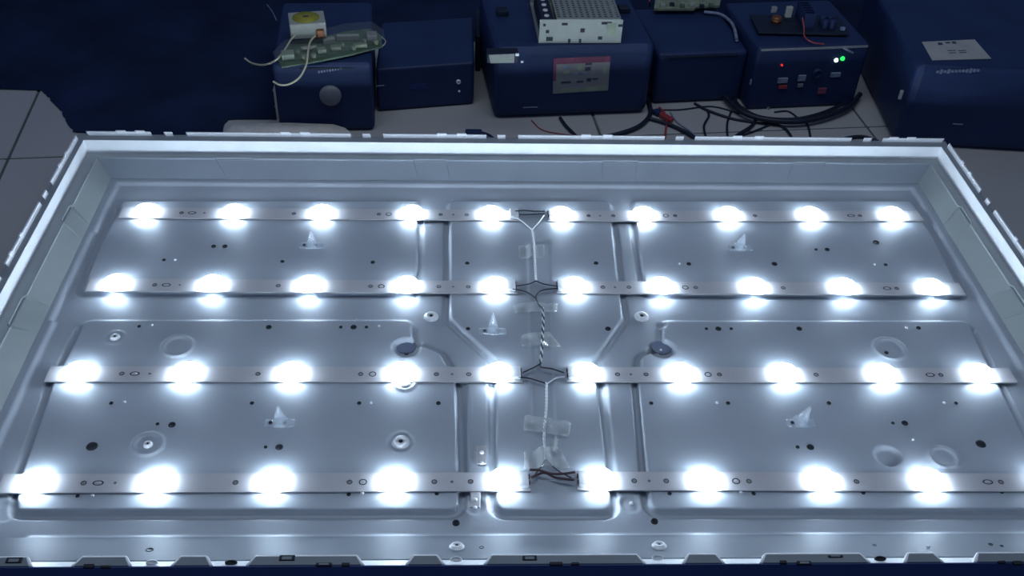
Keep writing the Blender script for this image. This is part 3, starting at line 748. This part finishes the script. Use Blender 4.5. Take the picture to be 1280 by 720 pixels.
# power supply
zb = ZT+HC
pa = at(673, 54, zb); pb = at(776, 54, zb); d = pb-pa; ang = math.atan2(d.y, d.x)
ps = empty('power_supply', (pa.x, pa.y, zb+.0002), ang); tag(ps, 'silver power supply with perforated lid on the black battery', 'power supply')
Lp = d.length; Hp = topz(725, 25, pa, pb)-zb; Dp = .11
bm = bmesh.new(); bmbox(bm, Lp/2, .0008, Hp/2, Lp, .0016, Hp, bev=.0004, seg=1); bmbox(bm, Lp/2, Dp/2, .0008, Lp, Dp, .0016); bmbox(bm, Lp/2, Dp-.0008, Hp/2, Lp, .0016, Hp); frombm('chassis', bm, 'psu', ps)
# perforated lid: real holes
lx0, lx1 = Lp*.20, Lp*.975
bm = bmesh.new(); cell = .0068; cols = int((lx1-lx0)/cell); rws = 11; cell = (lx1-lx0)/cols
hd = cell*.30
for i in range(cols):
    for j in range(rws):
        cx = lx0+cell*(i+.5); cy = .004+cell*.86*(j+.5); ho = cell*.5; hy = cell*.43
        sq = [(cx-ho, cy-hy), (cx, cy-hy), (cx+ho, cy-hy), (cx+ho, cy), (cx+ho, cy+hy), (cx, cy+hy), (cx-ho, cy+hy), (cx-ho, cy)]
        ofs = 0 if j % 2 else cell*.18
        inn = [(cx+ofs*0+hd*math.cos(a), cy+hd*.9*math.sin(a)) for a in [math.radians(225+45*k) for k in range(8)]]
        A1 = [bm.verts.new((x, y, 0)) for x, y in sq]; B1 = [bm.verts.new((x, y, 0)) for x, y in inn]; C1 = [bm.verts.new((x, y, -.0012)) for x, y in inn]
        for k in range(8):
            bm.faces.new((A1[k], A1[(k+1) % 8], B1[(k+1) % 8], B1[k])); bm.faces.new((B1[k], B1[(k+1) % 8], C1[(k+1) % 8], C1[k]))
bmbox(bm, (lx0+lx1)/2, .002, -.0008, lx1-lx0, .006, .002, bev=.0005, seg=1)
lid = frombm('perforated_lid', bm, 'psu', ps, loc=(0, 0, Hp+.001))
bx('inner_parts', (Lp*.6, Dp*.55, Hp*.4), (Lp*.66, Dp*.8, Hp*.6), 'black', ps, bev=.003)
tb = bx('terminal_block', (Lp*.10, Dp*.45, Hp*.55), (Lp*.15, Dp*.75, Hp*.7), 'black', ps, bev=.001)
for k in range(5): lathe('terminal_screw', [(.0032, 0), (.003, .0012), (0, .0014)], 'screw', tb, 12, (0, -Dp*.30+k*.015, Hp*.35))
for (fx, fz, w, hh) in ((.06, .78, .003, .003), (.10, .50, .004, .004), (.30, .82, .007, .003), (.13, .18, .008, .005), (.37, .10, .003, .005), (.50, .08, .003, .006), (.52, .55, .005, .005), (.74, .22, .005, .004), (.80, .86, .012, .003), (.975, .76, .006, .003)):
    bx('hole', (Lp*fx, -.0001, Hp*fz), (w, .0006, hh), 'hole', ps)
bx('side_sticker', (Lp*.865, -.0003, Hp*.62), (.011, .0007, Hp*.5), 'labelgreen', ps)

# small relay tag on the battery's left
qa = at(613, 79, zb+.001)
rl = empty('relay_module', (qa.x, qa.y, zb+.0005), .05); tag(rl, 'small module with pale striped tag left of the power supply', 'module')
bm = bmesh.new(); bmbox(bm, .014, .008, .006, .036, .016, .011, bev=.001); frombm('module_body', bm, 'black', rl)
q4 = [Vector((-.002, 0, .011)), Vector((.027, 0, .0122)), Vector((.027, 0, .0012)), Vector((0, 0, .0008))]
lb2 = card(rl, q4, 'label', -.0008)
for t in (.22, .42, .62, .80): card(lb2, quadin(q4, .1, t, .9, t+.07), 'labelgreen', -.0011, 'print')
bx('contact', (.030, -.001, .0115), (.004, .002, .003), 'screw', rl, bev=.0004)
bx('contact', (.036, -.001, .0005+.002), (.003, .002, .002), 'screw', rl, bev=.0004)

# low dark box right of the battery with a pale board on top
D_, LD, HD = boxthing('equipment_box', (814, 131), (924, 126), (860, 66), .13, 'plain dark box between the battery and the bench supply', 'box', bev=.006)
bx('front_ridge', (LD*.5, -.0008, HD*.93), (LD*.75, .0018, .0022), 'black', D_, bev=.0006)
zd = ZT+HD
q = [at(x, y, zd+.012) for x, y in ((818, 8), (868, 8), (872, 5), (900, 4), (902, -6), (820, -8))]; c = q[0]
pb_ = empty('pale_board', (c.x, c.y, zd+.006)); tag(pb_, 'pale green circuit board lying across the top edge behind the dark box', 'circuit board')
bm = bmesh.new(); vs = [bm.verts.new((p.x-c.x, p.y-c.y, 0)) for p in q]; f = bm.faces.new(vs)
e = bmesh.ops.extrude_face_region(bm, geom=[f]); bmesh.ops.translate(bm, vec=(0, 0, .003), verts=[g_ for g_ in e['geom'] if isinstance(g_, bmesh.types.BMVert)])
frombm('board', bm, 'pcbpale', pb_)
for k in range(6): bx('chip', (.012+k*.013, .006+.004*(k % 2), .005), (.006, .005, .004), ('carton', 'black', 'pcb')[k % 3], pb_, bev=.0005)
pwt('red_wire', [(811, -4, zd), (812, 3, zd-.005), (812, 8, zd-.02)], .0012, 'wire_red', 'short red wire between the battery and the pale board')
pwt('sleeved_cable', [(880, 15, zd+.004), (900, 18, zd+.004), (912, 26, zd+.004), (918, 36, zd+.004), (921, 50, zd+.004)], .0022, 'print', 'grey sleeved cable dropping between the dark box and the bench supply', 'cable')

# bench supply
E_, LE, HE = boxthing('bench_supply', (932, 138), (1066, 132), (1000, 58), .13, 'dark bench power supply with red, white and green indicator lamps', 'bench supply', bev=.004)
def elamp(px, py, r, mt, nm):
    p = onface(E_, px, py); o = lathe(nm, [(r, 0), (r, .001), (r*.8, .0022), (0, .0028)], mt, E_, 14, p); o.rotation_euler = (math.radians(90), 0, 0)
elamp(1045, 75, .0026, 'lamp_white', 'white_lamp'); elamp(1053, 73, .0028, 'lamp_green', 'green_lamp'); elamp(977, 81, .0014, 'lamp_red', 'red_lamp')
for (px, py, w, hh, mt, nm) in ((978, 100, .013, .007, 'print', 'socket'), (978, 108, .011, .005, 'wire_red', 'switch'), (1002, 97, .010, .008, 'print', 'socket'), (1000, 106, .007, .005, 'knob', 'switch'), (1044, 93, .013, .006, 'print', 'socket'), (938, 102, .002, .007, 'print', 'side_mark'), (1027, 113, .011, .008, 'labelred', 'switch')):
    p = onface(E_, px, py); s_ = bx(nm, (p.x, -.001, p.z), (w, .003, hh), mt, E_, bev=.0007)
p = onface(E_, 1021, 91); o = lathe('dial', [(.0062, 0), (.006, .004), (.0045, .005), (.004, .003), (0, .003)], 'navy', E_, 20, p); o.rotation_euler = (math.radians(90), 0, 0)
bx('top_lip', (LE*.5, -.0005, HE-.003), (LE*.96, .002, .003), 'print' if False else 'knob', E_, bev=.0008)
ze = ZT+HE
hs = empty('heat_sink_board', at(950, 44, ze+.001)); tag(hs, 'dark amplifier board with heat sink fins on top of the bench supply', 'circuit board')
bm = bmesh.new(); bmbox(bm, .055, .025, .003, .115, .05, .003, bev=.0005); frombm('board', bm, 'black', hs)
for k in range(6): bx('fin', (.062, .012+k*.007, .014), (.014, .0016, .020), 'navy', hs)
bx('transistor', (.040, .030, .018), (.008, .005, .014), 'carton', hs, bev=.0008, rz=.2)
bx('clip', (.024, .040, .016), (.007, .004, .008), 'label', hs, bev=.0008)
lathe('coil', [(.006, .004), (.007, .008), (.006, .012), (.003, .013), (0, .010)], 'copper', hs, 16, (.026, .028, 0))
for k in range(4): lathe('capacitor', [(.0045, .004), (.0045, .014), (.004, .015), (0, .015)], 'navy', hs, 14, (.084+.009*(k % 2), .014+.012*(k//2), 0))
bx('terminal', (.105, .008, .007), (.006, .004, .004), 'print', hs, bev=.0005)
pwt('red_wire', [(1003, 22, ze+.02), (1005, 35, ze+.012), (1006, 46, ze+.006), (1016, 53, ze+.004), (1030, 55, ze+.003)], .0009, 'wire_red', 'thin red wire curling down the heat sink board')
pwt('clip_lead', [(1054, 60, ze+.002), (1060, 63, ze+.001), (1066, 66, ze-.004)], .0012, 'print', 'small silver clip at the right top corner of the bench supply')

# big dark case at the right with a pale label
G_, LG, HG = boxthing('large_case', (1116, 182), (1330, 194), (1200, 84), .25, 'large dark case at the right with a slanted pale label on top', 'case', bev=.008)
q = [ontop(G_, x, y, HG) for x, y in ((1152, 53), (1218, 50), (1239, 74), (1165, 76))]
def flat(parent, q, material, z, nm='label', th=.0006):
    V = [(p.x, p.y, z) for p in q] + [(p.x, p.y, z-th) for p in q]
    return mesh(nm, V, [(0, 1, 2, 3), (7, 6, 5, 4), (0, 4, 5, 1), (1, 5, 6, 2), (2, 6, 7, 3), (3, 7, 4, 0)], material, parent)
lg = flat(G_, q, 'labelpale', HG+.0008)
for r in ((.27, .10, .35, .22), (.42, .08, .50, .15), (.54, .07, .61, .18), (.36, .52, .50, .55), (.36, .64, .48, .67), (.54, .54, .68, .57), (.54, .64, .66, .67)):
    flat(lg, quadin(q, *r), 'ink', HG+.0011, 'print')
bm = bmesh.new(); r_ = random.Random(5)
for k in range(12):
    p = onface(G_, 1172+k*4.6, 89.5-(k*.15)); hh = r_.choice((.004, .0055, .003)); bmbox(bm, p.x, -.0003, p.z, .0030, .0008, hh)
frombm('print', bm, 'recess', G_)
p = onface(G_, 1197, 155); bx('front_highlight', (p.x, -.0004, p.z), (.012, .0010, .0012), 'print', G_)  # painted highlight, a pale line on the case front
p = onface(G_, 1130, 118); bx('latch', (p.x-.004, -.001, p.z), (.004, .003, .012), 'knob', G_, bev=.0008)

# plug and cables on the tiles
z0 = ZT+.003
pl = empty('plug', at(592, 167, ZT+.006)); tag(pl, 'small black plug lying behind the far rim, left of the battery', 'plug')
bm = bmesh.new(); bmbox(bm, 0, 0, 0, .020, .009, .009, bev=.002); frombm('plug_body', bm, 'navy', pl)
q = at(592, 167, ZT+.006)
V = []; Fc = []; tube_into(V, Fc, [p-q for p in spline([at(600, 165, ZT+.006), at(612, 169, ZT+.004), at(620, 177, ZT+.004), at(622, 184, ZT+.004)], 8)], .0016, 7); mesh('cord', V, Fc, 'navy', pl, True)
cab = [
 ([(806, 118), (812, 130), (812, 144), (800, 157), (778, 166), (745, 173), (700, 178)], .0028, 'cable', 'thick dark cable curving from the battery to the far rim'),
 ([(700, 147), (708, 158), (722, 172), (730, 182)], .0020, 'cable', 'dark cable leaving under the battery front to the rim'),
 ([(664, 150), (680, 163), (720, 170)], .0006, 'wire_red', 'very thin red wire on the tile in front of the battery'),
 ([(824, 134), (831, 142), (833, 155), (830, 180)], .0013, 'wire_red', 'red wire crossing the tile right of the battery'),
 ([(812, 148), (835, 155), (855, 164), (874, 176)], .0024, 'cable', 'dark lead running from the battery corner down to the rim'),
 ([(838, 140), (846, 152), (860, 162), (876, 176)], .0010, 'print', 'thin grey lead beside the dark battery lead'),
 ([(868, 129), (885, 138), (915, 148), (945, 153), (975, 157), (986, 166), (992, 178)], .0016, 'cable', 'long dark wire from the plain box across to the rim'),
 ([(884, 137), (886, 145), (880, 158), (884, 178)], .0014, 'cable', 'dark wire bending straight down below the plain box'),
 ([(914, 139), (909, 155), (910, 178)], .0013, 'cable', 'short dark wire left of the bench supply bundle'),
 ([(946, 146), (940, 157), (925, 167), (908, 178)], .0022, 'cable', 'dark cable slanting left from the bundle to the rim'),
 ([(962, 156), (940, 165), (920, 171)], .0012, 'cable', 'thin dark wire slanting under the bundle'),
 ([(1006, 150), (1011, 160), (1014, 178)], .0013, 'cable', 'dark wire dropping from the middle of the bundle'),
 ([(816, 137), (850, 137), (890, 133), (925, 142)], .0009, 'cable', 'thin dark wire lying along the front of the plain box'),
 ([(1050, 176), (1062, 172), (1080, 171), (1098, 177)], .0022, 'cable', 'dark cable hump just behind the rim at the right'),
 ([(902, 115), (912, 127), (928, 140), (955, 149), (995, 152), (1030, 146), (1060, 134), (1075, 118)], .0036, 'cable', 'thick dark cable bundle sagging in front of the bench supply'),
 ([(915, 118), (925, 133), (950, 146), (990, 149), (1025, 142), (1058, 128)], .0022, 'cable', 'second dark cable in the bundle before the bench supply'),
 ([(968, 140), (985, 139), (998, 148), (1002, 152)], .0010, 'cable', 'thin dark loop under the bench supply front'),
 ([(960, 135), (966, 126), (972, 118)], .0018, 'print', 'grey lead rising to the bench supply front'),
]
for pts_, r_, mt_, lb_ in cab:
    pwt('cable', [(x, y, ZT+r_+.0005+(.004 if r_ > .003 else 0)) for x, y in pts_], r_, mt_, lb_, 'cable', 'cables on the tiles')
cl = empty('crocodile_clip', at(832, 146, ZT+.004), -.9); tag(cl, 'small red clip on the tile right of the battery', 'clip')
bm = bmesh.new(); bmbox(bm, 0, .0015, 0, .022, .004, .005, bev=.001); bmbox(bm, .002, -.0025, 0, .020, .003, .005, bev=.001); frombm('jaws', bm, 'wire_red', cl)
bm = bmesh.new(); bmbox(bm, -.014, 0, 0, .010, .009, .006, bev=.0015); frombm('grip', bm, 'navy', cl)
